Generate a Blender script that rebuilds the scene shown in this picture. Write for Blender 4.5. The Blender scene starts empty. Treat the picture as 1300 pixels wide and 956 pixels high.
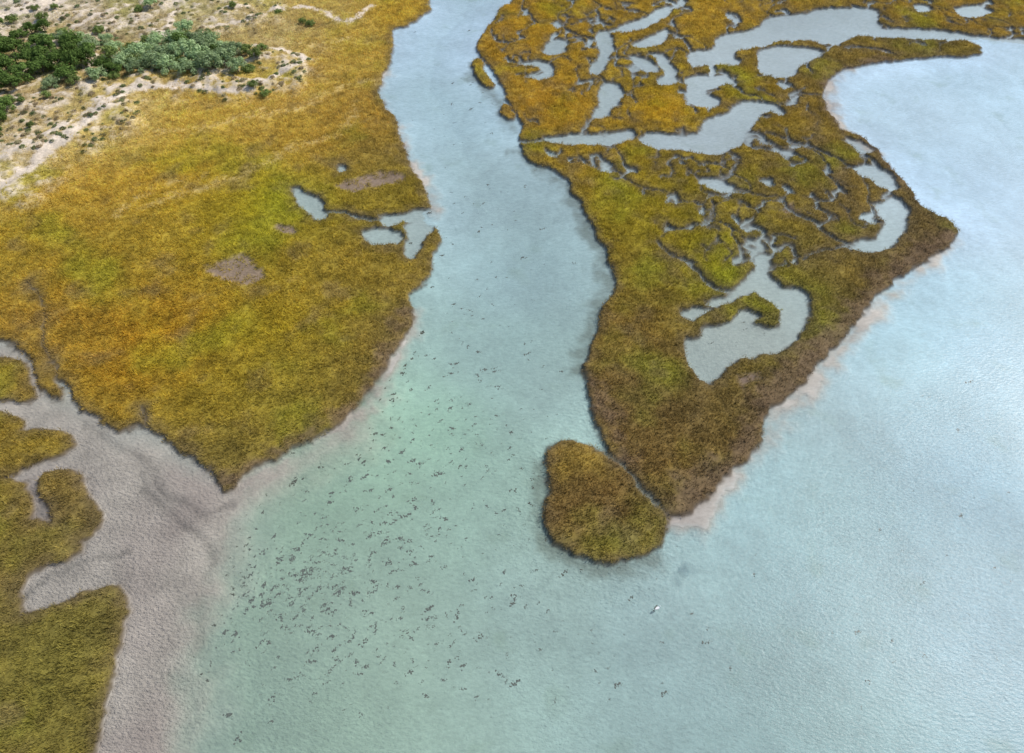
import bpy, math, random
import numpy as np
from mathutils import Vector
rng=np.random.default_rng(7); random.seed(7)
H=80.0; PITCH=math.radians(52); F=878.0
SUN_AZ=math.radians(62); SUN_EL=math.radians(46)
# ---- image pixel coordinates projected through the camera onto the ground, in metres
def g(u,v):
    x=(u-650)/F; y=(478-v)/F
    dx,dy,dz=x,math.cos(PITCH)+y*math.sin(PITCH),-math.sin(PITCH)+y*math.cos(PITCH)
    t=H/(-dz); return (dx*t,dy*t)
def gs(L): return np.array([g(*p) for p in L])
def mpp(u,v):
    a=g(u-1,v);b=g(u+1,v); return (b[0]-a[0])/2
# ---- noise
_P=rng.permutation(512).astype(np.int64); _A=rng.random(512)*2*np.pi
_GC,_GSN=np.cos(_A),np.sin(_A)
def perlin(x,y,s=0):
    x=np.asarray(x,float)+s*37.17; y=np.asarray(y,float)+s*91.3
    xi=np.floor(x).astype(np.int64); yi=np.floor(y).astype(np.int64); xf=x-xi; yf=y-yi
    def gr(ix,iy,dx,dy):
        h=_P[(ix+_P[iy&511])&511]; return _GC[h]*dx+_GSN[h]*dy
    u=xf**3*(xf*(xf*6-15)+10); v=yf**3*(yf*(yf*6-15)+10)
    n0=gr(xi,yi,xf,yf)*(1-u)+gr(xi+1,yi,xf-1,yf)*u
    n1=gr(xi,yi+1,xf,yf-1)*(1-u)+gr(xi+1,yi+1,xf-1,yf-1)*u
    return (n0*(1-v)+n1*v)*1.5
def fbm(x,y,sc,o=4,s=0):
    r=0;a=1;t=0;f=1/sc
    for i in range(o):
        r=r+a*perlin(x*f,y*f,s+i*3.3); t+=a; a*=.5; f*=2.03
    return r/t
def sstep(a,b,x):
    t=np.clip((x-a)/(b-a),0,1); return t*t*(3-2*t)
def catmull(P,closed=True,n=3):
    P=np.asarray(P); N=len(P); out=[]
    for i in range(N if closed else N-1):
        if closed: p0,p1,p2,p3=P[i-1],P[i],P[(i+1)%N],P[(i+2)%N]
        else: p0,p1,p2,p3=P[max(i-1,0)],P[i],P[i+1],P[min(i+2,N-1)]
        for k in range(n):
            t=k/n
            out.append(.5*((2*p1)+(-p0+p2)*t+(2*p0-5*p1+4*p2-p3)*t*t+(-p0+3*p1-3*p2+p3)*t**3))
    if not closed: out.append(P[-1])
    return np.array(out)
# ---- coarse field grid
GX0,GX1,GY0,GY1,GS=-190,190,-20,250,0.4
gx=np.arange(GX0,GX1+GS/2,GS); gy=np.arange(GY0,GY1+GS/2,GS)
GXX,GYY=np.meshgrid(gx,gy)
def dist_edges(X,Y,P,closed):
    d=np.full(X.shape,1e9); ins=np.zeros(X.shape,bool); N=len(P)
    for i in range(N if closed else N-1):
        ax,ay=P[i]; bx,by=P[(i+1)%N]; ex,ey=bx-ax,by-ay; L=ex*ex+ey*ey+1e-9
        t=np.clip(((X-ax)*ex+(Y-ay)*ey)/L,0,1)
        d=np.minimum(d,(X-ax-t*ex)**2+(Y-ay-t*ey)**2)
        if closed and ay!=by:
            c=((ay>Y)!=(by>Y))&(X<ex*(Y-ay)/(by-ay)+ax); ins^=c
    return np.sqrt(d),ins
def box(P,margin):
    x0,y0=P.min(0)-margin; x1,y1=P.max(0)+margin
    return max(int((x0-GX0)/GS),0),min(int((x1-GX0)/GS)+2,len(gx)),max(int((y0-GY0)/GS),0),min(int((y1-GY0)/GS)+2,len(gy))
def field(P,margin=14):
    out=np.full(GXX.shape,-float(margin)); i0,i1,j0,j1=box(P,margin)
    if i1<=i0 or j1<=j0: return out
    d,ins=dist_edges(GXX[j0:j1,i0:i1],GYY[j0:j1,i0:i1],P,True)
    out[j0:j1,i0:i1]=np.maximum(np.where(ins,d,-d),-margin); return out
def poly(L,n=3): return field(catmull(gs(L),True,n))
def line(L,wpx):
    w=wpx*mpp(*L[len(L)//2])/2; P=catmull(gs(L),False,3); margin=14
    out=np.full(GXX.shape,float(margin)); i0,i1,j0,j1=box(P,margin)
    if i1>i0 and j1>j0:
        d,_=dist_edges(GXX[j0:j1,i0:i1],GYY[j0:j1,i0:i1],P,False); out[j0:j1,i0:i1]=np.minimum(d,margin)
    return w-out
def lines(LL):
    o=np.full(GXX.shape,-14.)
    for L,w in LL: o=np.maximum(o,line(L,w))
    return o
def sample(Fd,x,y):
    fx=np.clip((x-GX0)/GS,0,len(gx)-1.001); fy=np.clip((y-GY0)/GS,0,len(gy)-1.001)
    i=fx.astype(int); j=fy.astype(int); a=fx-i; b=fy-j
    return Fd[j,i]*(1-a)*(1-b)+Fd[j,i+1]*a*(1-b)+Fd[j+1,i]*(1-a)*b+Fd[j+1,i+1]*a*b
# ---- land outlines
LEFT=[(-500,-140),(620,-140),(575,-60),(545,0),(548,12),(535,22),(518,34),(498,38),(500,50),(497,68),(494,85),(487,95),(486,104),(482,118),(487,130),(492,142),(502,148),(505,165),(510,182),(516,196),(522,212),(528,225),(538,238),(543,250),(546,262),(540,275),(546,282),(555,290),(559,302),(557,315),(550,327),(549,342),(544,354),(530,366),(521,378),(523,395),(521,418),(514,432),(498,450),(490,465),(478,482),(464,500),(456,515),(441,533),(420,548),(395,559),(370,570),(345,585),(320,598),(305,610),(291,627),(278,612),(262,595),(245,580),(225,570),(208,556),(190,541),(172,540),(155,549),(135,541),(120,528),(105,518),(92,500),(85,484),(72,480),(79,498),(76,512),(62,505),(50,495),(44,480),(40,465),(28,452),(10,440),(-20,428),(-500,330)]
RIGHT=[(720,-140),(690,-60),(652,0),(640,8),(625,28),(612,45),(607,60),(612,72),(622,85),(632,98),(640,112),(645,128),(652,142),(662,155),(664,170),(658,182),(666,196),(676,208),(690,212),(705,218),(720,228),(726,241),(735,255),(740,270),(749,283),(759,300),(768,316),(773,335),(779,353),(776,370),(768,385),(761,400),(758,420),(750,440),(746,454),(738,466),(745,485),(749,502),(752,522),(756,546),(768,568),(788,590),(802,606),(818,622),(832,636),(846,652),(860,652),(880,645),(900,632),(910,615),(925,600),(945,588),(960,575),(965,560),(968,540),(975,526),(986,515),(1000,502),(1015,490),(1030,473),(1045,455),(1060,438),(1080,415),(1098,396),(1113,378),(1130,362),(1150,348),(1170,335),(1190,322),(1206,310),(1217,295),(1206,281),(1190,275),(1175,268),(1164,258),(1155,240),(1140,222),(1122,205),(1112,190),(1100,178),(1085,172),(1068,166),(1058,152),(1050,138),(1043,124),(1047,110),(1060,96),(1082,86),(1110,81),(1150,77),(1190,73),(1225,73),(1247,69),(1247,60),(1228,54),(1245,50),(1300,55),(1450,66),(1900,90),(1900,-140)]
ISLE=[(700,566),(725,562),(752,565),(775,581),(793,601),(811,621),(831,640),(846,656),(849,676),(838,692),(818,704),(790,713),(758,714),(730,704),(708,692),(697,672),(694,650),(696,625),(694,605),(693,585)]
blobs=[
[(-80,445),(18,456),(34,468),(44,488),(48,503),(30,511),(8,508),(-80,498)],
[(-80,518),(20,528),(34,540),(30,550),(60,545),(85,547),(98,561),(90,574),(62,584),(32,594),(12,606),(-80,606)],
[(-80,600),(22,610),(38,622),(44,640),(46,655),(66,664),(85,670),(106,689),(98,705),(64,720),(38,734),(28,750),(34,772),(10,790),(-80,800)],
[(54,628),(50,612),(62,600),(88,597),(110,610),(112,630),(130,654),(127,670),(104,690),(76,676),(64,650)],
[(-200,790),(10,782),(30,777),(60,770),(90,758),(120,750),(145,744),(160,754),(163,780),(160,806),(150,832),(143,866),(136,910),(120,960),(80,1050),(-200,1100)],
[(603,77),(612,76),(616,92),(628,106),(622,112),(608,104),(601,92)],
[(640,134),(648,138),(652,150),(645,152),(637,142)],
]
CRES=[(871,426),(884,408),(905,394),(930,382),(955,375),(976,383),(990,398),(988,413),(970,415),(956,411),(966,404),(954,393),(940,392),(933,401),(915,411),(895,417),(881,429)]
carve=[
[(1900,60),(1450,52),(1300,51),(1250,48),(1205,41),(1160,37),(1125,37),(1113,29),(1114,14),(1085,11),(1040,13),(1010,20),(975,24),(966,34),(953,40),(925,44),(910,53),(902,64),(880,66),(874,77),(884,86),(900,82),(915,82),(930,84),(942,78),(928,71),(942,63),(965,60),(985,54),(1015,51),(1045,55),(1068,55),(1082,46),(1110,47),(1150,50),(1190,51),(1225,53),(1250,60),(1300,72),(1900,120)],
[(964,68),(975,62),(1000,60),(1025,62),(1043,66),(1030,76),(1013,85),(1006,97),(985,98),(966,92)],
[(873,100),(885,96),(905,98),(922,95),(911,108),(897,115),(906,125),(913,133),(900,138),(884,135),(870,122),(874,110)],
[(811,176),(830,171),(860,172),(888,170),(893,157),(910,149),(925,144),(935,134),(955,130),(987,134),(992,146),(976,141),(962,150),(952,163),(941,181),(925,191),(905,196),(870,191),(840,189),(820,185)],
[(693,176),(730,172),(770,172),(802,167),(797,179),(765,183),(730,183),(700,183)],
[(755,147),(763,130),(761,118),(769,107),(786,111),(790,125),(777,136),(765,150)],
[(658,80),(680,79),(699,81),(702,92),(693,101),(671,99),(690,92),(681,85)],
[(689,66),(704,51),(719,54),(715,67),(700,71)],
[(749,86),(763,70),(757,46),(769,40),(779,55),(773,74),(765,89),(755,95)],
[(773,40),(798,31),(825,20),(846,8),(850,18),(825,33),(800,41)],
[(802,58),(825,48),(847,38),(842,54),(820,61)],
[(828,68),(843,71),(856,90),(858,104),(846,109),(834,104),(845,94),(838,82)],
[(800,72),(815,74),(835,88),(826,92),(810,84)],
[(1214,11),(1240,8),(1257,15),(1236,23),(1218,19)],
[(1160,8),(1178,8),(1182,14),(1165,16)],
[(1113,263),(1124,258),(1136,250),(1149,267),(1147,293),(1131,312),(1100,319),(1082,313),(1104,305),(1117,296),(1124,281)],
[(1075,178),(1098,184),(1106,192),(1090,192)],
[(1085,212),(1112,212),(1132,226),(1134,242),(1118,236),(1100,226)],
[(890,229),(910,228),(932,238),(922,243),(902,239)],
[(963,326),(975,324),(976,348),(990,364),(1016,371),(1026,385),(1021,408),(1005,436),(975,447),(940,454),(919,465),(906,486),(888,479),(876,456),(872,434),(895,417),(915,396),(900,386),(922,377),(944,360),(958,346)],
[(866,399),(882,391),(900,396),(882,408)],
# left marsh
[(374,240),(390,247),(409,260),(413,276),(401,279),(391,266),(377,256)],
[(462,296),(485,291),(507,298),(501,309),(475,309)],
[(519,286),(545,282),(549,291),(537,301),(531,318),(523,329),(514,319),(519,301)],
[(482,276),(515,272),(548,266),(560,272),(548,283),(515,283),(490,286)],
[(488,112),(498,118),(494,128),(484,124)],
[(430,214),(432,210),(440,212),(436,218)],
]
creeks=[
([(1070,180),(1095,196),(1112,210),(1130,220),(1136,236),(1124,252),(1126,264)],5),
([(940,285),(965,295),(985,318),(1000,312),(1012,326)],5),
([(870,330),(888,350),(905,366),(928,372)],6),
([(985,300),(1008,304)],4),([(968,345),(975,330),(985,318)],7),
([(975,170),(1000,180),(1030,188),(1060,202),(1095,220)],4),
([(1075,62),(1105,62),(1135,70)],6),
([(990,255),(1010,273),(1035,285),(1052,300),(1085,312)],5),
([(760,198),(790,225),(815,240),(845,246)],3),([(830,308),(852,325),(880,335)],4),
([(757,147),(745,160),(735,174)],5),([(690,178),(672,182),(655,180)],6),
([(700,60),(730,48),(758,52)],4),([(849,12),(870,-5),(880,-40)],7),([(858,100),(872,108)],4),
([(780,75),(803,74)],5),([(757,95),(770,108)],4),([(847,40),(870,55),(878,68)],4),
([(870,215),(890,228)],3),([(932,240),(960,248),(985,250)],3),([(900,286),(910,270),(905,255)],3),
([(1020,330),(1050,318),(1082,313)],4),([(940,210),(925,225),(910,230)],4),([(1000,110),(1020,120),(1040,122)],3),
([(410,270),(440,271),(465,280),(492,281)],6),
([(-60,432),(0,438),(28,453),(42,476),(52,497),(75,512),(100,524)],7),
([(36,362),(47,376),(60,402),(56,430),(66,462),(78,486)],1.2),
([(175,520),(185,528),(190,541)],1.5),
]
drains=[([(100,524),(140,560),(190,590),(205,622),(245,648),(272,650),(292,640)],4),([(190,590),(182,620),(225,660),(255,688),(270,704),(262,730)],3),([(44,620),(47,640),(66,665)],2.5),([(20,770),(60,735),(110,712),(160,700)],2.5)]
land=poly(LEFT)
for P in [RIGHT,ISLE]+blobs: land=np.maximum(land,poly(P))
cv=np.full(GXX.shape,-14.)
for P in carve: cv=np.maximum(cv,poly(P)+.45)
cv=np.maximum(cv,lines(creeks))
# the gullied part of the right-hand marsh
gull=poly([(640,-140),(1900,-140),(1900,40),(1250,75),(1060,90),(1050,150),(1130,210),(1190,290),(1060,345),(930,352),(830,320),(760,230),(680,200),(640,100)])
gw=sstep(-3,3,gull)
def rect_noise(sc,o,s): return fbm(GXX,GYY*0.75,sc,o,s)
n1=rect_noise(13,3,5); n3=rect_noise(8,3,15); n2=rect_noise(14,2,11)
worm=np.maximum((0.030-np.abs(n1))*16,(0.026-np.abs(n3))*10-sstep(.1,-.15,n2)*3)
worm=worm-(1-gw)*20
worm=np.where(n2>-.25,worm,-14)
pool=(rect_noise(7,3,23)-0.40)*10-(1-gw)*20
cv2=np.maximum(np.minimum(worm,(land-1.2)),np.minimum(pool,land-2))
cv2=np.minimum(cv2,1.2)
land2=np.minimum(land,-np.maximum(cv,cv2))
land2=np.maximum(land2,poly(CRES))
# ---- mud flats / shelves (bed near water level)
mud=poly([(-300,400),(0,436),(50,490),(90,520),(150,550),(200,560),(290,628),(330,600),(390,575),(448,545),(410,580),(345,615),(300,645),(288,680),(270,705),(257,740),(248,800),(240,866),(232,960),(200,1100),(-300,1100)])
dn=lines(drains)
shade_edges=lines([([(655,190),(690,216),(722,240),(745,290),(764,325),(770,365),(754,400),(745,440),(732,470)],9),([(688,590),(686,650),(694,690),(730,714),(770,724),(830,708)],9),([(278,655),(282,690),(262,725),(254,760),(252,820)],3),([(495,445),(470,500),(440,545)],5),([(598,80),(604,100),(630,125),(650,165)],7)])  # darkens the bed: bank and island shadow painted in, plus dark edge lines
shelf=lines([([(1214,306),(1152,360),(1103,405),(1062,450),(1022,495),(985,528),(968,565),(915,612),(890,645),(850,662)],17),
            ([(1120,64),(1060,100),(1050,128),(1070,165),(1115,195)],15),
            ([(525,400),(505,452),(462,520),(385,572),(300,624)],14),
            ([(500,45),(486,90),(488,130),(508,180),(533,235),(548,262)],7)])
fringe=lines([([(1205,300),(1140,348),(1090,393),(1045,440),(1000,485),(965,525),(950,570),(900,608),(870,640)],44),
            ([(1120,75),(1068,100),(1058,128),(1078,160),(1115,190),(1150,230)],30),([(515,400),(495,450),(450,515),(375,562),(295,610)],24),([(740,470),(770,520),(800,590)],22)])
muddypatch=np.full(GXX.shape,-14.)
for P in [[(258,342),(285,330),(312,324),(332,340),(334,356),(302,366),(276,352)],[(425,238),(450,227),(500,218),(517,226),(500,236),(470,240),(440,244)],[(350,288),(372,290),(376,300),(358,300)],[(930,478),(950,470),(965,482),(940,492)],[(995,262),(1010,262),(1010,272),(996,270)]]:
    muddypatch=np.maximum(muddypatch,poly(P))
# sand on the dune side
sand=poly([(-500,-140),(420,-140),(370,-20),(320,30),(260,60),(330,70),(392,78),(360,108),(310,126),(200,122),(160,160),(100,200),(45,246),(-10,280),(-300,330)])
track=lines([([(-60,298),(0,250),(50,210),(100,172),(140,138),(175,118),(230,112)],20),([(-60,240),(0,212),(50,186),(95,162),(130,132),(160,110)],11),([(205,62),(215,40),(225,15),(240,-20)],11),
            ([(230,112),(300,122),(350,104),(385,80),(350,66),(300,58)],11),([(270,40),(320,30),(350,15),(400,12),(440,30),(470,10)],9),([(-60,34),(30,20),(70,10),(110,-20)],30),([(80,50),(120,30),(170,10)],10)])
dry=lines([([(190,262),(240,246),(310,222),(370,190),(430,172),(450,140)],10),([(150,275),(200,240),(260,225)],6),([(310,150),(380,140),(440,110),(480,105)],8),([(200,170),(260,165),(330,140)],8),([(330,50),(400,60),(440,50)],12)])
def lin(c): 
    c=np.asarray(c,float)/255; return np.where(c<.04045,c/12.92,((c+.055)/1.055)**2.4)
MC=[(20,300,150,125,30),(100,240,178,140,40),(60,420,158,119,35),(130,340,145,120,30),(200,430,168,123,20),(150,480,156,117,20),(270,500,145,122,20),(350,500,142,125,35),(280,580,115,98,45),(430,500,125,103,40),(500,420,122,102,55),(420,400,152,126,30),(350,420,155,132,15),(450,350,135,112,35),(520,330,128,106,35),(350,255,152,145,20),(280,280,150,127,25),(220,220,178,140,35),(400,180,170,135,50),(470,150,155,122,45),(480,200,135,112,50),(500,250,130,112,30),(250,150,190,155,60),(360,120,185,150,70),(450,60,180,148,60),(430,20,180,152,80),(350,50,178,155,105),(500,20,172,138,40),(150,150,188,160,95),(100,190,182,155,80),(60,130,155,132,85),(30,190,170,148,110),(250,30,165,147,100),(130,30,155,136,100),(30,10,185,170,140),
(15,480,132,110,40),(60,565,132,113,30),(20,640,127,102,45),(90,650,112,92,55),(60,700,122,102,50),(100,800,112,108,30),(40,840,114,102,38),(130,780,112,92,50),
(680,20,164,127,32),(640,60,157,121,32),(740,40,158,125,32),(700,130,164,124,32),(850,140,175,136,30),(830,100,150,127,28),(900,20,160,127,40),(930,120,140,117,30),(1000,130,130,103,30),(1080,120,115,95,55),(1180,62,112,96,40),(1200,20,150,118,40),(760,210,146,118,30),(850,220,132,112,25),(820,290,143,123,20),(920,330,145,136,15),(900,260,126,112,25),(1000,230,116,97,35),(1080,250,115,92,45),(1180,300,103,84,50),(1100,350,108,86,52),(820,350,126,102,35),(800,420,125,96,40),(900,520,110,89,43),(820,500,108,85,48),(850,590,118,91,40),(950,490,104,85,43),(1030,440,103,85,48),(1050,340,116,96,40),(980,395,135,136,20),(760,650,113,86,45),(740,600,122,96,35),(800,680,100,79,45)]
WC=[(580,50,168,188,203),(570,150,160,182,192),(600,250,157,178,184),(650,350,154,177,182),(620,450,152,176,175),(560,540,150,184,160),(680,500,153,174,171),(480,600,148,176,152),(380,650,138,166,140),(300,760,137,161,138),(450,780,147,166,150),(600,640,153,178,164),(680,760,152,172,166),(850,800,152,174,175),(1000,640,152,182,186),(1050,740,149,176,182),(1250,800,143,172,186),(1250,600,159,188,202),(1250,450,163,191,207),(1150,450,160,189,199),(1250,250,180,202,220),(1150,120,186,206,221),(1250,100,182,205,221),(950,75,178,194,207),(880,182,167,184,199),(940,425,154,166,162),(1000,900,147,172,172),(400,900,141,162,144),(200,700,166,162,155),(150,600,162,158,151),(250,640,162,163,157)]  # bed colours; pale blue towards the right has sky reflection painted in
def idw(T,X,Y,p=3.0):
    W=0;C=np.zeros(X.shape+(3,))
    for u,v,r,g_,b in T:
        a=g(u,v); w=1/((X-a[0])**2+(Y-a[1])**2+60)**(p/2); W=W+w; C+=w[...,None]*lin((r,g_,b))
    return C/W[...,None]
cx=gx[::5]; cy=gy[::5]
def up(T):
    X,Y=np.meshgrid(cx,cy); return idw(T,X,Y)
MCf,WCf=up(MC),up(WC)
def sampC(C,x,y):
    s=GS*5
    fx=np.clip((x-GX0)/s,0,C.shape[1]-1.001); fy=np.clip((y-GY0)/s,0,C.shape[0]-1.001)
    i=fx.astype(int); j=fy.astype(int); a=(fx-i)[...,None]; b=(fy-j)[...,None]
    return C[j,i]*(1-a)*(1-b)+C[j,i+1]*a*(1-b)+C[j+1,i]*(1-a)*b+C[j+1,i+1]*a*b
GRASS_K,WATER_K,SOIL_K=1.98,1.12,.86
def marsh_col(x,y,e):
    xw,yw,s=e['xw'],e['yw'],e['s']
    c=sampC(MCf,xw,yw)*1.0
    a=fbm(x,y,16,4,31); b=fbm(x+40,y*1.0,7,4,47); d=fbm(x,y,3,4,53); h=fbm(x*.9+y*.5,y*.8-x*.3,1.1,2,57)
    green=lin((136,137,30)); brown=lin((112,93,60)); gold=lin((180,150,54))
    w=sstep(.0,.5,a)[...,None]*.45; c=c*(1-w)+green*w
    w=sstep(.1,.55,-a)[...,None]*.28; c=c*(1-w)+gold*w
    w=(sstep(.05,.5,b)*.5)[...,None]; c=c*(1-w)+brown*w
    w=((1-sstep(0.1,2.2,s+d*1.5))*.45)[...,None]; c=c*(1-w)+brown*.85*w
    w=(e['fr']*.7)[...,None]; c=c*(1-w)+lin((106,84,62))*w
    c=c*(1+.36*d+.2*b+.3*h)[...,None]
    c=c*np.array([.95,1.02,1.18])+.011
    return np.clip(c,0.004,1)
def warp(x,y):
    wx=fbm(x,y,4,3,61)*.9+fbm(x,y,1.2,2,71)*.4; wy=fbm(x,y,4,3,81)*.9+fbm(x,y,1.2,2,91)*.4
    return x+wx,y+wy
def evalg(x,y):
    xw,yw=warp(x,y)
    s=sample(land2,xw,yw); mu=sample(mud,xw,yw); sh=sample(shelf,xw,yw); mp=sample(muddypatch,xw,yw)
    sa=sample(sand,xw,yw); tr=sample(track,xw,yw); dr=sample(dry,xw,yw); so=sample(land,xw,yw); dd=sample(dn,xw,yw); fr=sample(fringe,xw,yw)
    f=dict(xw=xw,yw=yw,s=s)
    n=fbm(x,y,10,4,101); nf=fbm(x,y,2.5,3,111)
    f['fr']=sstep(-1.5,2.5,fr+nf*3+n*2)
    mm=sstep(-7,3.5,mu+n*5+nf); ms=sstep(-2.4,1.5,sh+n*3.5+nf*1.5)
    f['mud']=np.maximum(mm,ms); f['mm']=mm
    f['mp']=sstep(-.5,.8,mp+nf*1.2)
    sg=sstep(-6,5,sa+n*6)
    bare=sstep(-.2,.35,n*.6+nf*.7)*sg
    f['sand']=np.clip(np.maximum(bare*.85,sstep(-.8,.8,tr+nf*1.5+n)),0,1); f['sg']=sg
    f['dry']=sstep(-1.2,1,dr+nf*2.0)
    depth=.14+np.clip(-s,0,12)*.06
    inside=(so>0.3); depth=np.where(inside,np.minimum(depth,.22),depth)
    bed=-depth+.05*n+.02*nf
    f['dn']=sstep(-.9,.6,dd+nf*.8)*mm
    # the big flat is a wet film just under water, the shore shelves just break it
    bed=bed*(1-ms)+ms*(.015+.05*n+.01*nf)
    bed=np.where(mm>0,bed*(1-mm)+mm*np.minimum(-.022+.03*n-.05*f['dn'],-.006),bed)
    plat=.42+.10*n+.05*nf+sg*(1.0+.9*n+.3*nf)
    plat=plat*(1-f['mp'])+f['mp']*.12
    t=sstep(-.28,.28,s)
    f['z']=bed*(1-t)+plat*t; f['t']=t; f['n']=n; f['nf']=nf; f['in']=inside
    return f
# ---- terrain mesh
def axis(a,b,st,far):
    c=np.arange(a,b+st/2,st); o=[];d=st;p=0
    while p<far: d*=1.22; p+=d; o.append(p)
    o=np.array(o); return np.concatenate([a-o[::-1],c,b+o])
ax=axis(-150,150,.25,6000); ay=axis(4,212,.25,6000)
X,Y=np.meshgrid(ax,ay); shp=X.shape
f=evalg(X,Y)
s=f['s']; t=f['t'][...,None]
mc=marsh_col(X,Y,f)*1.0
wc=sampC(WCf,f['xw'],f['yw'])*WATER_K
spk=fbm(X,Y,6,5,131); alg=sstep(.2,.7,spk)[...,None]
big=fbm(X*.8+Y*.5,Y-X*.3,28,4,161)
wc=wc*(1+.16*f['n']+.12*f['nf']+.15*big)[...,None]
wc=wc*(1-alg*.32)+lin((122,145,118))*alg*.32
w=(np.where(f['in'],.55,0))[...,None]; wc=wc*(1-w)+lin((156,162,154))*w
shade_w=(sstep(-1.8,.8,sample(shade_edges,f['xw'],f['yw'])+f['nf']*2+spk*1.5)*.55)[...,None]; wc=wc*(1-shade_w)+lin((78,80,62))*shade_w
for u,v,r in [(868,729,1.6),(1266,828,1.4),(880,738,.8),(705,688,1.5),(750,655,1),(1240,640,.4)]:
    a=g(u,v); dd=np.hypot(X-a[0],(Y-a[1]))+f['nf']*1.8+spk*1.5
    w=(sstep(r,.1*r,dd)*.6)[...,None]; wc=wc*(1-w)+lin((60,95,110))*w
mn=fbm(X,Y,5,6,141)
mudc=lin((180,174,164))*(1+.32*mn+.14*f['nf'])[...,None]*SOIL_K
w=sstep(0,.5,fbm(X,Y,18,3,151))[...,None]*.45; mudc=mudc*(1-w)+lin((162,150,144))*SOIL_K*w
mudc=mudc*(1-.42*f['dn'])[...,None]
m=(f['mud']**1.3)[...,None]; wc=wc*(1-m)+mudc*m
m=f['mp'][...,None]*.9; mc=mc*(1-m)+lin((135,118,106))*SOIL_K*m*(1+.4*mn)[...,None]
m=f['sand'][...,None]; mc=mc*(1-m)+lin((212,197,178))*SOIL_K*(1+.3*mn+.15*f['nf'])[...,None]*m
m=f['dry'][...,None]*.5; mc=mc*(1-m)+lin((205,182,128))*SOIL_K*m
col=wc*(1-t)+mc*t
bank=(np.exp(-((s+.0)/.30)**2)*.75*(1-f['sand']))[...,None]  # dark mud rim, with the shadow under the banks painted into it
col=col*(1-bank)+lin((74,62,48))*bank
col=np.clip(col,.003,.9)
nv=shp[0]*shp[1]
def gridmesh(name,X,Y,Z):
    shp=X.shape; nv=X.size; co=np.empty((nv,3),np.float32); co[:,0]=X.ravel(); co[:,1]=Y.ravel(); co[:,2]=Z.ravel()
    idx=np.arange(nv).reshape(shp); q=np.stack([idx[:-1,:-1],idx[:-1,1:],idx[1:,1:],idx[1:,:-1]],-1).reshape(-1,4)
    return bigmesh(name,co,q,True)
def bigmesh(name,co,q,smooth):
    me=bpy.data.meshes.new(name); nf_=len(q); k=q.shape[1]
    me.vertices.add(len(co)); me.vertices.foreach_set("co",np.ascontiguousarray(co,dtype=np.float32).ravel())
    me.loops.add(nf_*k); me.loops.foreach_set("vertex_index",q.ravel().astype(np.int32))
    me.polygons.add(nf_); me.polygons.foreach_set("loop_start",np.arange(0,nf_*k,k,dtype=np.int32)); me.polygons.foreach_set("loop_total",np.full(nf_,k,np.int32))
    me.polygons.foreach_set("use_smooth",np.full(nf_,smooth,bool))
    me.update(calc_edges=True); return me
me=gridmesh("marsh_ground",X,Y,f['z'])
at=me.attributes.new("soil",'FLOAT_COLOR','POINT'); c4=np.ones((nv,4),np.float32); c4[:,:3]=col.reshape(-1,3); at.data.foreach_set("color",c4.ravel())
at=me.attributes.new("wet",'FLOAT','POINT'); at.data.foreach_set("value",(1-f['t']).ravel().astype(np.float32))
terr=bpy.data.objects.new("marsh_ground",me); bpy.context.collection.objects.link(terr)
# ---- node helper
def mat(name):
    m=bpy.data.materials.new(name); m.use_nodes=True; nt=m.node_tree; nt.nodes.clear(); return m,nt
def N(nt,ty,**k):
    n=nt.nodes.new(ty)
    for a,b in k.items(): setattr(n,a,b)
    return n
def noise(nt,vec,sc,det=4,rough=.55):
    n=N(nt,'ShaderNodeTexNoise'); n.inputs['Scale'].default_value=sc; n.inputs['Detail'].default_value=det; n.inputs['Roughness'].default_value=rough
    nt.links.new(vec,n.inputs['Vector']); return n.outputs['Fac']
def maprange(nt,v,a,b,c,d):
    n=N(nt,'ShaderNodeMapRange'); nt.links.new(v,n.inputs[0])
    for i,x in enumerate((a,b,c,d)): n.inputs[i+1].default_value=x
    return n.outputs[0]
def vscale(nt,c,f_):
    n=N(nt,'ShaderNodeVectorMath',operation='SCALE'); nt.links.new(c,n.inputs[0]); nt.links.new(f_,n.inputs['Scale']); return n.outputs[0]
m,nt=mat("marsh_soil"); L=nt.links
tc=N(nt,'ShaderNodeTexCoord').outputs['Object']
a=N(nt,'ShaderNodeAttribute',attribute_name='soil'); wet=N(nt,'ShaderNodeAttribute',attribute_name='wet')
v=maprange(nt,noise(nt,tc,2.2,4,.7),.3,.7,.72,1.28)
# sand ripples on the bed
mpb=N(nt,'ShaderNodeMapping'); L.new(tc,mpb.inputs[0]); mpb.inputs['Rotation'].default_value=(0,0,math.radians(-28)); mpb.inputs['Scale'].default_value=(1.0,2.2,1)
mixv=N(nt,'ShaderNodeMix',data_type='FLOAT'); L.new(wet.outputs['Fac'],mixv.inputs[0]); L.new(v,mixv.inputs[2])
L.new(maprange(nt,noise(nt,mpb.outputs[0],1.1,5,.75),.3,.7,.84,1.16),mixv.inputs[3])
c=vscale(nt,a.outputs['Color'],mixv.outputs[0])
bs=N(nt,'ShaderNodeBsdfDiffuse'); L.new(c,bs.inputs[0])
bp=N(nt,'ShaderNodeBump'); bp.inputs['Strength'].default_value=.3; bp.inputs['Distance'].default_value=.08
L.new(noise(nt,tc,3,3,.7),bp.inputs['Height']); L.new(bp.outputs[0],bs.inputs['Normal'])
o=N(nt,'ShaderNodeOutputMaterial'); L.new(bs.outputs[0],o.inputs[0]); me.materials.append(m)
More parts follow.
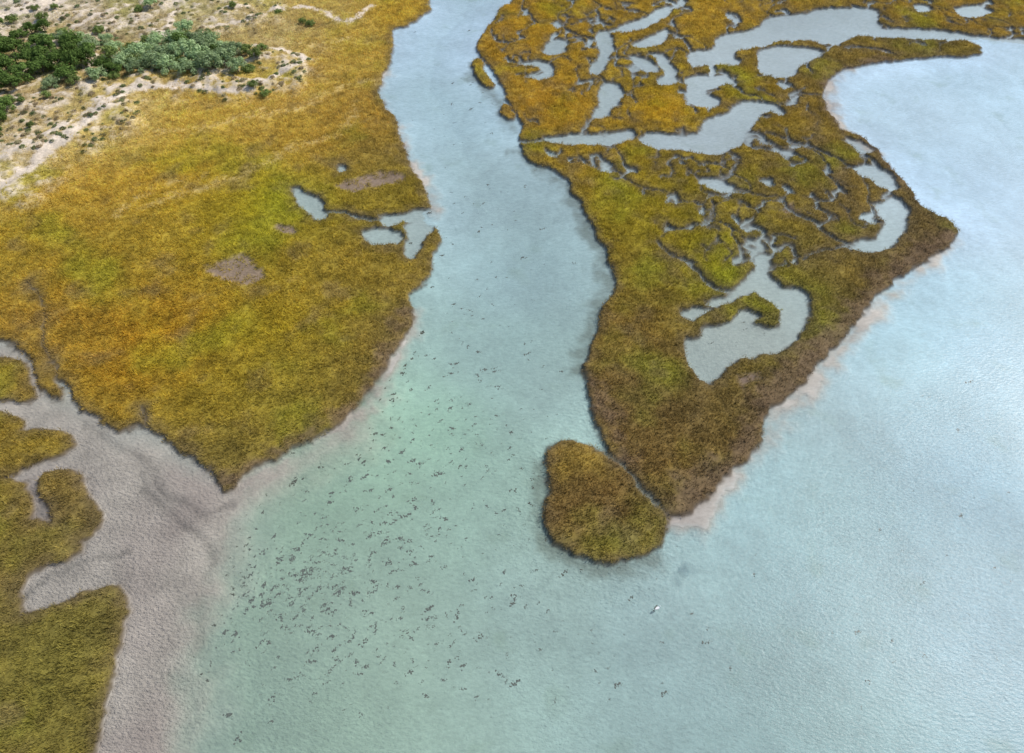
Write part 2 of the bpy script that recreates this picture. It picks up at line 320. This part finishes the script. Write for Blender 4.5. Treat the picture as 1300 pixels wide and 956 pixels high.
# ---- water, with the real depth under each point driving how turbid it looks
wx=axis(-150,150,.75,6000); wy=axis(4,212,.75,6000); WX,WY=np.meshgrid(wx,wy)
we=evalg(WX,WY); dep=np.clip(-we['z'],0,2)
wm=gridmesh("water",WX,WY,np.zeros(WX.shape))
wm.attributes.new("depth",'FLOAT','POINT').data.foreach_set("value",dep.ravel().astype(np.float32))
wo=bpy.data.objects.new("water",wm); bpy.context.collection.objects.link(wo)
m,nt=mat("shallow_tidal_water"); L=nt.links
tc=N(nt,'ShaderNodeTexCoord').outputs['Object']
dp=N(nt,'ShaderNodeAttribute',attribute_name='depth').outputs['Fac']
mp=N(nt,'ShaderNodeMapping'); L.new(tc,mp.inputs[0]); mp.inputs['Rotation'].default_value=(0,0,math.radians(35)); mp.inputs['Scale'].default_value=(1.0,1.8,1)
h1=noise(nt,mp.outputs[0],1.9,4,.65)
pt=maprange(nt,noise(nt,tc,.018,2,.5),.35,.65,.4,1.0)
bp=N(nt,'ShaderNodeBump'); bp.inputs['Distance'].default_value=.11; L.new(h1,bp.inputs['Height']); L.new(pt,bp.inputs['Strength'])
tcol=N(nt,'ShaderNodeMix',data_type='RGBA'); L.new(maprange(nt,dp,0,.7,0,1),tcol.inputs[0]); tcol.inputs[6].default_value=(1,1,1,1); tcol.inputs[7].default_value=(.955,.98,.97,1)
tr=N(nt,'ShaderNodeBsdfTransparent'); L.new(tcol.outputs[2],tr.inputs[0])
df=N(nt,'ShaderNodeBsdfDiffuse'); df.inputs[0].default_value=(.38,.46,.45,1); L.new(bp.outputs[0],df.inputs['Normal'])
m1=N(nt,'ShaderNodeMixShader'); L.new(maprange(nt,dp,0,.6,0,.17),m1.inputs[0]); L.new(tr.outputs[0],m1.inputs[1]); L.new(df.outputs[0],m1.inputs[2])
gl=N(nt,'ShaderNodeBsdfGlossy'); gl.inputs['Roughness'].default_value=.28; L.new(bp.outputs[0],gl.inputs['Normal'])
fr=N(nt,'ShaderNodeFresnel'); fr.inputs[0].default_value=1.30; L.new(bp.outputs[0],fr.inputs['Normal'])
m2=N(nt,'ShaderNodeMixShader'); L.new(fr.outputs[0],m2.inputs[0]); L.new(m1.outputs[0],m2.inputs[1]); L.new(gl.outputs[0],m2.inputs[2])
o=N(nt,'ShaderNodeOutputMaterial'); L.new(m2.outputs[0],o.inputs[0]); wm.materials.append(m)
# ---- grass: one mesh of leaning blades
def blade_mesh(name,P,col,sc,hz,nb,material,rad=.34,w0=.028,w1=.055,hmin=.3,hmax=.65):
    n=len(P); T=n*nb
    an=rng.random(T)*6.283; r=rad*np.sqrt(rng.random(T)); S=np.repeat(sc,nb); Hh=np.repeat(hz,nb)
    bx=np.repeat(P[:,0],nb)+r*np.cos(an)*S; by=np.repeat(P[:,1],nb)+r*np.sin(an)*S; bz=np.repeat(P[:,2],nb)
    h=rng.uniform(hmin,hmax,T)*Hh; ln=rng.uniform(.08,.36,T)*S; la=an+rng.uniform(-1.6,1.6,T); w=rng.uniform(w0,w1,T)*S; wa=rng.random(T)*3.1416
    V=np.empty((T,3,3),np.float32)
    V[:,0]=np.stack([bx-w*np.cos(wa),by-w*np.sin(wa),bz],1); V[:,1]=np.stack([bx+w*np.cos(wa),by+w*np.sin(wa),bz],1)
    V[:,2]=np.stack([bx+ln*np.cos(la),by+ln*np.sin(la),bz+h],1)
    me=bigmesh(name,V.reshape(-1,3),np.arange(T*3).reshape(-1,3),False)
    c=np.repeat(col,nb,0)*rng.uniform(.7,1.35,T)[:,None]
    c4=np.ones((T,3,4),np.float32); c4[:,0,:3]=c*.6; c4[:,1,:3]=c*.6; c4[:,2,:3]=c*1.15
    me.attributes.new("tint",'FLOAT_COLOR','POINT').data.foreach_set("color",np.clip(c4,0,1).ravel())
    me.materials.append(material)
    ob=bpy.data.objects.new(name,me); bpy.context.collection.objects.link(ob); return ob
def grassmat(name,at):
    m,nt=mat(name); L=nt.links
    a=N(nt,'ShaderNodeAttribute',attribute_name='tint',attribute_type=at)
    d=N(nt,'ShaderNodeBsdfDiffuse'); tl=N(nt,'ShaderNodeBsdfTranslucent')
    tc=N(nt,'ShaderNodeTexCoord').outputs['Object']; c=vscale(nt,a.outputs['Color'],maprange(nt,noise(nt,tc,.9,2),.3,.7,.85,1.15))
    L.new(c,d.inputs[0]); L.new(c,tl.inputs[0])
    mx=N(nt,'ShaderNodeMixShader'); mx.inputs[0].default_value=.4; L.new(d.outputs[0],mx.inputs[1]); L.new(tl.outputs[0],mx.inputs[2])
    o=N(nt,'ShaderNodeOutputMaterial'); L.new(mx.outputs[0],o.inputs[0]); return m
GM=grassmat("grass_blades",'GEOMETRY'); GMI=grassmat("scrub_leaves",'INSTANCER')
st=.40
px,py=np.meshgrid(np.arange(-150,150,st),np.arange(4,212,st)); px=(px+rng.uniform(-.5,.5,px.shape)*st).ravel(); py=(py+rng.uniform(-.5,.5,py.shape)*st).ravel()
k=np.abs(px)<(45+py*.62); px,py=px[k],py[k]
e=evalg(px,py)
dens=sstep(-.25+.35*rng.random(len(px)),.25,e['s'])*(e['s']>-.25)*(1-e['mp']*.85)*(1-e['sand']*.93)*(1-e['sg']*.35)*(1-e['dry']*.35)*(1-.35*e['fr'])
dens*=.55+.45*sstep(-.5,.1,fbm(px,py,4,3,171))
k=rng.random(len(px))<dens
px,py=px[k],py[k]; e={a_:b_[k] for a_,b_ in e.items()}
tint=marsh_col(px,py,e)*GRASS_K*rng.uniform(.7,1.32,len(px))[:,None]
sc=rng.uniform(.7,1.3,len(px)); hz=sc*(.85+.4*fbm(px,py,6,2,181)+.4*fbm(px,py,1.6,2,191))*(1-e['sg']*.35)*(.7+.3*sstep(0,2,e['s']))
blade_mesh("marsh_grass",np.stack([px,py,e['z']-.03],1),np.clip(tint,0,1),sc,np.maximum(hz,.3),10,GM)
print("tufts",len(px))
# ---- instanced small masses
def instancer(name,pts,tint,scale,variants,rotz=None):
    n=len(pts); me=bpy.data.meshes.new(name); me.vertices.add(n); me.vertices.foreach_set("co",np.asarray(pts,np.float32).ravel())
    c4=np.ones((n,4),np.float32); c4[:,:3]=tint
    me.attributes.new("tint",'FLOAT_COLOR','POINT').data.foreach_set("color",c4.ravel())
    me.attributes.new("scl",'FLOAT_VECTOR','POINT').data.foreach_set("vector",np.asarray(scale,np.float32).ravel())
    r=np.zeros((n,3),np.float32); r[:,2]=rng.random(n)*6.283 if rotz is None else rotz
    me.attributes.new("rot",'FLOAT_VECTOR','POINT').data.foreach_set("vector",r.ravel())
    ob=bpy.data.objects.new(name,me); bpy.context.collection.objects.link(ob)
    col=bpy.data.collections.new(name+"_parts")
    for v in variants: col.objects.link(v)
    ng=bpy.data.node_groups.new(name,'GeometryNodeTree')
    ng.interface.new_socket("Geometry",in_out='INPUT',socket_type='NodeSocketGeometry'); ng.interface.new_socket("Geometry",in_out='OUTPUT',socket_type='NodeSocketGeometry')
    gi=ng.nodes.new('NodeGroupInput'); go=ng.nodes.new('NodeGroupOutput')
    ip=ng.nodes.new('GeometryNodeInstanceOnPoints'); ci=ng.nodes.new('GeometryNodeCollectionInfo'); ci.inputs['Collection'].default_value=col
    ci.inputs['Separate Children'].default_value=True; ci.inputs['Reset Children'].default_value=True; ip.inputs['Pick Instance'].default_value=True
    a1=ng.nodes.new('GeometryNodeInputNamedAttribute'); a1.data_type='FLOAT_VECTOR'; a1.inputs['Name'].default_value='scl'
    a2=ng.nodes.new('GeometryNodeInputNamedAttribute'); a2.data_type='FLOAT_VECTOR'; a2.inputs['Name'].default_value='rot'
    l=ng.links; l.new(gi.outputs[0],ip.inputs['Points']); l.new(ci.outputs[0],ip.inputs['Instance']); l.new(a1.outputs[0],ip.inputs['Scale']); l.new(a2.outputs[0],ip.inputs['Rotation']); l.new(ip.outputs[0],go.inputs[0])
    md=ob.modifiers.new("scatter",'NODES'); md.node_group=ng
    return ob
m,nt=mat("oyster_shell_and_weed"); L=nt.links
tc=N(nt,'ShaderNodeTexCoord').outputs['Object']; nz=noise(nt,tc,4,3)
cr=N(nt,'ShaderNodeValToRGB'); cr.color_ramp.elements[0].color=(.035,.038,.025,1); cr.color_ramp.elements[1].color=(.12,.11,.075,1); L.new(nz,cr.inputs[0])
bs=N(nt,'ShaderNodeBsdfDiffuse'); L.new(cr.outputs[0],bs.inputs[0])
o=N(nt,'ShaderNodeOutputMaterial'); L.new(bs.outputs[0],o.inputs[0]); OM=m
cl=[]
for k in range(12):
    vs=[];fs=[]
    for b in range(20):
        x,y=random.gauss(0,.30),random.gauss(0,.13); r=random.uniform(.04,.17); i=len(vs)
        n=6; 
        for j in range(n):
            an=j/n*6.283; rr=r*random.uniform(.6,1.3); vs.append((x+rr*math.cos(an),y+rr*math.sin(an),0))
        vs.append((x+random.uniform(-.05,.05),y+random.uniform(-.05,.05),r*random.uniform(.3,.8)))
        fs+=[(i+j,i+(j+1)%n,i+n) for j in range(n)]
    tm=bpy.data.meshes.new("clump"); tm.from_pydata(vs,[],fs); tm.materials.append(OM); cl.append(bpy.data.objects.new("clump",tm))
pts=[]
for u,v,ru,rv,n in [(370,735,55,28,380),(410,690,90,80,320),(470,640,95,85,300),(340,800,90,50,190),(530,580,90,70,260),(570,480,60,70,150),(610,330,60,90,110),(590,150,45,80,70),(570,760,110,70,150),(470,850,160,30,130),(700,640,90,80,60),(800,800,250,60,50),(1100,650,150,130,12),(1240,620,60,120,24),(615,120,14,25,20),(940,430,30,18,16)]:
    for i in range(n): pts.append(g(random.gauss(u,ru),random.gauss(v,rv)))
pts=np.array(pts); e=evalg(pts[:,0],pts[:,1]); k=(e['s']<-.6)&(e['mud']<.6); pts=pts[k]; z=e['z'][k]
s1=rng.uniform(.2,.65,len(pts))*rng.choice([.5,.7,1.0,1.5],len(pts))
instancer("oyster_clumps",np.stack([pts[:,0],pts[:,1],z-.01],1),np.ones((len(pts),3))*.05,np.stack([s1,s1,s1*.8],1),cl,rotz=rng.normal(.5,.6,len(pts)))
# ---- trees and shrubs
def leafmat(name,c0,c1):
    m,nt=mat(name); L=nt.links
    tc=N(nt,'ShaderNodeTexCoord').outputs['Object']; nz=noise(nt,tc,1.3,4,.7)
    cr=N(nt,'ShaderNodeValToRGB'); cr.color_ramp.elements[0].position=.35; cr.color_ramp.elements[1].position=.68
    cr.color_ramp.elements[0].color=c0+(1,); cr.color_ramp.elements[1].color=c1+(1,); L.new(nz,cr.inputs[0])
    oi=N(nt,'ShaderNodeObjectInfo'); c=vscale(nt,cr.outputs[0],maprange(nt,oi.outputs['Random'],0,1,.7,1.35))
    d=N(nt,'ShaderNodeBsdfDiffuse'); tl=N(nt,'ShaderNodeBsdfTranslucent'); L.new(c,d.inputs[0]); L.new(c,tl.inputs[0])
    mx=N(nt,'ShaderNodeMixShader'); mx.inputs[0].default_value=.3; L.new(d.outputs[0],mx.inputs[1]); L.new(tl.outputs[0],mx.inputs[2])
    o=N(nt,'ShaderNodeOutputMaterial'); L.new(mx.outputs[0],o.inputs[0]); return m
m,nt=mat("bark"); L=nt.links
tc=N(nt,'ShaderNodeTexCoord').outputs['Object']; c=N(nt,'ShaderNodeValToRGB'); L.new(noise(nt,tc,6,4),c.inputs[0]); c.color_ramp.elements[0].color=(.06,.045,.035,1); c.color_ramp.elements[1].color=(.2,.17,.14,1)
bs=N(nt,'ShaderNodeBsdfDiffuse'); L.new(c.outputs[0],bs.inputs[0])
o=N(nt,'ShaderNodeOutputMaterial'); L.new(bs.outputs[0],o.inputs[0]); BARK=m
LM_D=leafmat("juniper_foliage",(.045,.085,.02),(.21,.31,.08)); LM_G=leafmat("wax_myrtle_foliage",(.16,.24,.09),(.50,.62,.34)); LM_M=leafmat("scrub_foliage",(.08,.13,.03),(.30,.36,.12))
def tube(vs,fs,mi,p0,p1,r0,r1,mat_i=0,n=6):
    p0,p1=Vector(p0),Vector(p1); d=(p1-p0).normalized(); a=d.orthogonal().normalized(); b=d.cross(a); i=len(vs)
    for p,r in ((p0,r0),(p1,r1)):
        for j in range(n):
            an=j/n*6.283; vs.append(tuple(p+a*r*math.cos(an)+b*r*math.sin(an)))
    for j in range(n): fs.append((i+j,i+(j+1)%n,i+n+(j+1)%n,i+n+j)); mi.append(mat_i)
def tree_mesh(name,h,R,leaf,nl,lf):
    vs=[];fs=[];mi=[]
    tube(vs,fs,mi,(0,0,-.2),(random.uniform(-.15,.15),random.uniform(-.15,.15),h*.75),.16,.05)
    cen=[]
    for b in range(9):
        an=b*2.4+random.random(); z0=h*random.uniform(.15,.6); r=R*random.uniform(.45,.85); z1=min(z0+h*random.uniform(.15,.4),h*.9)
        e=(r*math.cos(an),r*math.sin(an),z1); tube(vs,fs,mi,(0,0,z0),e,.07,.025)
        cen.append((e,R*random.uniform(.28,.46)))
    for b in range(5):
        cen.append(((random.uniform(-.35,.35)*R,random.uniform(-.35,.35)*R,h*random.uniform(.7,.95)),R*random.uniform(.3,.45)))
    for (cx_,cy_,cz),cr_ in cen:
        for l in range(nl//14):
            d=Vector((random.gauss(0,1),random.gauss(0,1),random.gauss(0,1))).normalized(); rr=cr_*random.uniform(.55,1.08)
            p=Vector((cx_,cy_,cz))+Vector((d.x,d.y,d.z*.8))*rr
            if p.z<.05: continue
            nrm=(d+Vector((random.uniform(-.8,.8),random.uniform(-.8,.8),random.uniform(-.3,.9)))).normalized(); a=nrm.orthogonal().normalized(); b2=nrm.cross(a); s_=lf*random.uniform(.6,1.3); i=len(vs)
            vs+= [tuple(p+a*s_),tuple(p+b2*s_*.6),tuple(p-a*s_),tuple(p-b2*s_*.6)]; fs.append((i,i+1,i+2,i+3)); mi.append(1)
    me=bpy.data.meshes.new(name); me.from_pydata(vs,[],fs); me.materials.append(BARK); me.materials.append(leaf); me.polygons.foreach_set("material_index",mi); return me
dk=[tree_mesh("juniper",random.uniform(2.8,3.8),random.uniform(2,2.5),LM_D,2000,.18) for _ in range(4)]
gy_=[tree_mesh("myrtle",random.uniform(2.0,2.8),random.uniform(2,2.6),LM_G,2000,.17) for _ in range(3)]
md_=[tree_mesh("scrub",random.uniform(1.6,2.2),random.uniform(1.6,2.1),LM_M,1500,.16) for _ in range(3)]
def plant(kind,name,u,v,s_):
    x,y=g(u,v); z=float(evalg(np.array([x]),np.array([y]))['z'][0]); ob=bpy.data.objects.new(name,random.choice(kind)); ob.location=(x,y,z-.1); ob.rotation_euler=(0,0,random.random()*6.28); ob.scale=(s_,s_,s_*random.uniform(.85,1.1)); bpy.context.collection.objects.link(ob)
for u,v,s_ in [(5,85,1.2),(25,78,1.2),(45,88,1.3),(15,100,1.3),(38,108,1.2),(60,100,1.2),(80,92,1.2),(70,75,1.1),(95,78,1.1),(105,95,1.2),(122,88,1.1),(30,62,1),(45,50,.9),(138,98,1.0),(8,118,1.1),(25,122,.9),(5,165,.9),(0,178,.8),(90,108,1),(235,68,.9),(-15,95,1.3),(-30,110,1.3),(-20,75,1.2),(5,45,.8),(275,75,.7),(100,70,1.1),(150,100,1.0),(60,88,1.1),(15,150,.9),(-5,130,1),(55,68,1),(12,68,1.1),(62,48,.8)]:
    plant(dk,"juniper_tree",u,v,s_)
for u,v,s_ in [(185,78,1.1),(200,92,1.2),(218,96,1.2),(180,98,1),(240,82,1.3),(258,88,1.3),(275,95,1.2),(292,88,1.2),(262,74,1.2),(245,98,1.1),(165,82,.9),(228,66,1.1),(305,98,1),(150,72,.8),(110,60,.8),(195,18,.8),(205,66,1),(285,72,1),(70,118,.8),(130,108,.9),(215,80,1.1),(255,60,1.1),(160,92,1),(120,72,.9),(60,60,.8),(300,78,1),(272,62,1),(240,52,1),(85,62,.8),(140,62,.7)]:
    plant(gy_,"wax_myrtle_shrub",u,v,s_)
for u,v,s_ in [(315,75,.9),(328,82,.8),(318,95,.8),(100,115,.8),(150,105,.7),(298,18,.6),(340,125,.6),(325,118,.6),(180,22,.7),(395,35,.6),(385,32,.5),(60,35,.8),(20,35,.8),(85,50,.7),(130,50,.7),(45,170,.5),(20,140,.7),(50,20,.6),(355,20,.5),(335,70,.7),(270,55,.7),(240,58,.8),(0,60,.9),(75,20,.5),(145,82,1),(175,88,.9),(230,90,.9),(268,84,.9),(170,70,.8),(190,66,.8),(35,140,.6),(65,132,.6)]:
    plant(md_,"scrub_bush",u,v,s_)
n=2600; ux=rng.uniform(-60,420,n); vv=rng.uniform(-60,200,n); P=gs(list(zip(ux,vv))); e=evalg(P[:,0],P[:,1]); k=(e['sg']>.4)&(rng.random(n)<.3+.5*(e['n']>0)); P=P[k]; z=e['z'][k]
lowb=[]
for q_ in range(3):
    vs=[];fs=[]
    for l in range(110):
        d=Vector((random.gauss(0,1),random.gauss(0,1),abs(random.gauss(0,1)))).normalized()*random.uniform(.3,.6); s_=random.uniform(.06,.14); a_=Vector((random.gauss(0,1),random.gauss(0,1),random.gauss(0,1))).normalized(); b_=a_.orthogonal().normalized(); i=len(vs)
        vs+=[tuple(d+a_*s_),tuple(d+b_*s_),tuple(d-a_*s_),tuple(d-b_*s_)]; fs.append((i,i+1,i+2,i+3))
    tm=bpy.data.meshes.new("low"); tm.from_pydata(vs,[],fs); tm.materials.append(GMI); lowb.append(bpy.data.objects.new("low",tm))
base=np.array([(.21,.24,.10),(.36,.32,.18),(.40,.32,.20),(.18,.23,.10)])[rng.integers(0,4,len(P))]
s1=rng.uniform(.4,1.3,len(P))
instancer("dune_scrub",np.stack([P[:,0],P[:,1],z],1),base,np.stack([s1,s1,s1*.6],1),lowb)
# ---- gull resting on the water
def gull_obj(u,v,rot):
    m,nt=mat("gull_feathers"); L=nt.links
    tc=N(nt,'ShaderNodeTexCoord').outputs['Object']; cr=N(nt,'ShaderNodeValToRGB'); L.new(noise(nt,tc,9,3),cr.inputs[0]); cr.color_ramp.elements[0].color=(.66,.67,.68,1); cr.color_ramp.elements[1].color=(.82,.82,.8,1)
    b=N(nt,'ShaderNodeBsdfDiffuse'); L.new(cr.outputs[0],b.inputs[0])
    o=N(nt,'ShaderNodeOutputMaterial'); L.new(b.outputs[0],o.inputs[0])
    vs=[];fs=[];n=12
    prof=[(-.38,.16,.01,.01),(-.30,.14,.05,.02),(-.18,.10,.10,.07),(0,.07,.13,.11),(.14,.08,.11,.11),(.20,.14,.07,.08),(.23,.21,.045,.05),(.27,.25,.05,.05),(.31,.25,.04,.035),(.34,.24,.015,.012),(.40,.23,.004,.004)]
    for x,z,ry,rz in prof:
        for j in range(n): a_=j/n*6.283; vs.append((x,ry*math.cos(a_),z+rz*math.sin(a_)))
    for i in range(len(prof)-1):
        for j in range(n): fs.append((i*n+j,i*n+(j+1)%n,(i+1)*n+(j+1)%n,(i+1)*n+j))
    for sd in (-1,1):
        i=len(vs); vs+=[(.12,sd*.10,.15),(0,sd*.15,.13),(-.2,sd*.12,.13),(-.45,sd*.03,.16),(-.2,sd*.03,.19),(0,sd*.05,.20)]; fs.append(tuple(range(i,i+6)))
    me=bpy.data.meshes.new("gull"); me.from_pydata(vs,[],fs); me.materials.append(m)
    ob=bpy.data.objects.new("gull",me); x,y=g(u,v); ob.location=(x,y,0); ob.rotation_euler=(0,0,rot); bpy.context.collection.objects.link(ob)
gull_obj(835,772,.5)
# ---- light, sky, camera
w=bpy.data.worlds.new("World"); bpy.context.scene.world=w; w.use_nodes=True; nt=w.node_tree
sk=nt.nodes.new('ShaderNodeTexSky'); sk.sky_type='NISHITA'; sk.sun_disc=False; sk.sun_elevation=SUN_EL; sk.sun_rotation=SUN_AZ
bg=nt.nodes['Background']; nt.links.new(sk.outputs[0],bg.inputs[0]); bg.inputs[1].default_value=.14
sl=bpy.data.lights.new("sun",'SUN'); sl.energy=4.5; sl.angle=math.radians(.6); sl.color=(1,.96,.9)
so=bpy.data.objects.new("sun",sl); sd=Vector((math.sin(SUN_AZ)*math.cos(SUN_EL),math.cos(SUN_AZ)*math.cos(SUN_EL),math.sin(SUN_EL)))
so.rotation_euler=(-sd).to_track_quat('-Z','Y').to_euler(); so.location=sd*200; bpy.context.collection.objects.link(so)
cam=bpy.data.cameras.new("camera"); cam.sensor_width=36; cam.lens=36*F/1300; cam.clip_end=20000; cam.clip_start=.5
cob=bpy.data.objects.new("camera",cam); cob.location=(0,0,H); cob.rotation_euler=(math.pi/2-PITCH,0,0); bpy.context.collection.objects.link(cob); bpy.context.scene.camera=cob
bpy.context.scene.view_settings.view_transform='Standard'
try: bpy.context.scene.view_settings.look='None'
except: pass
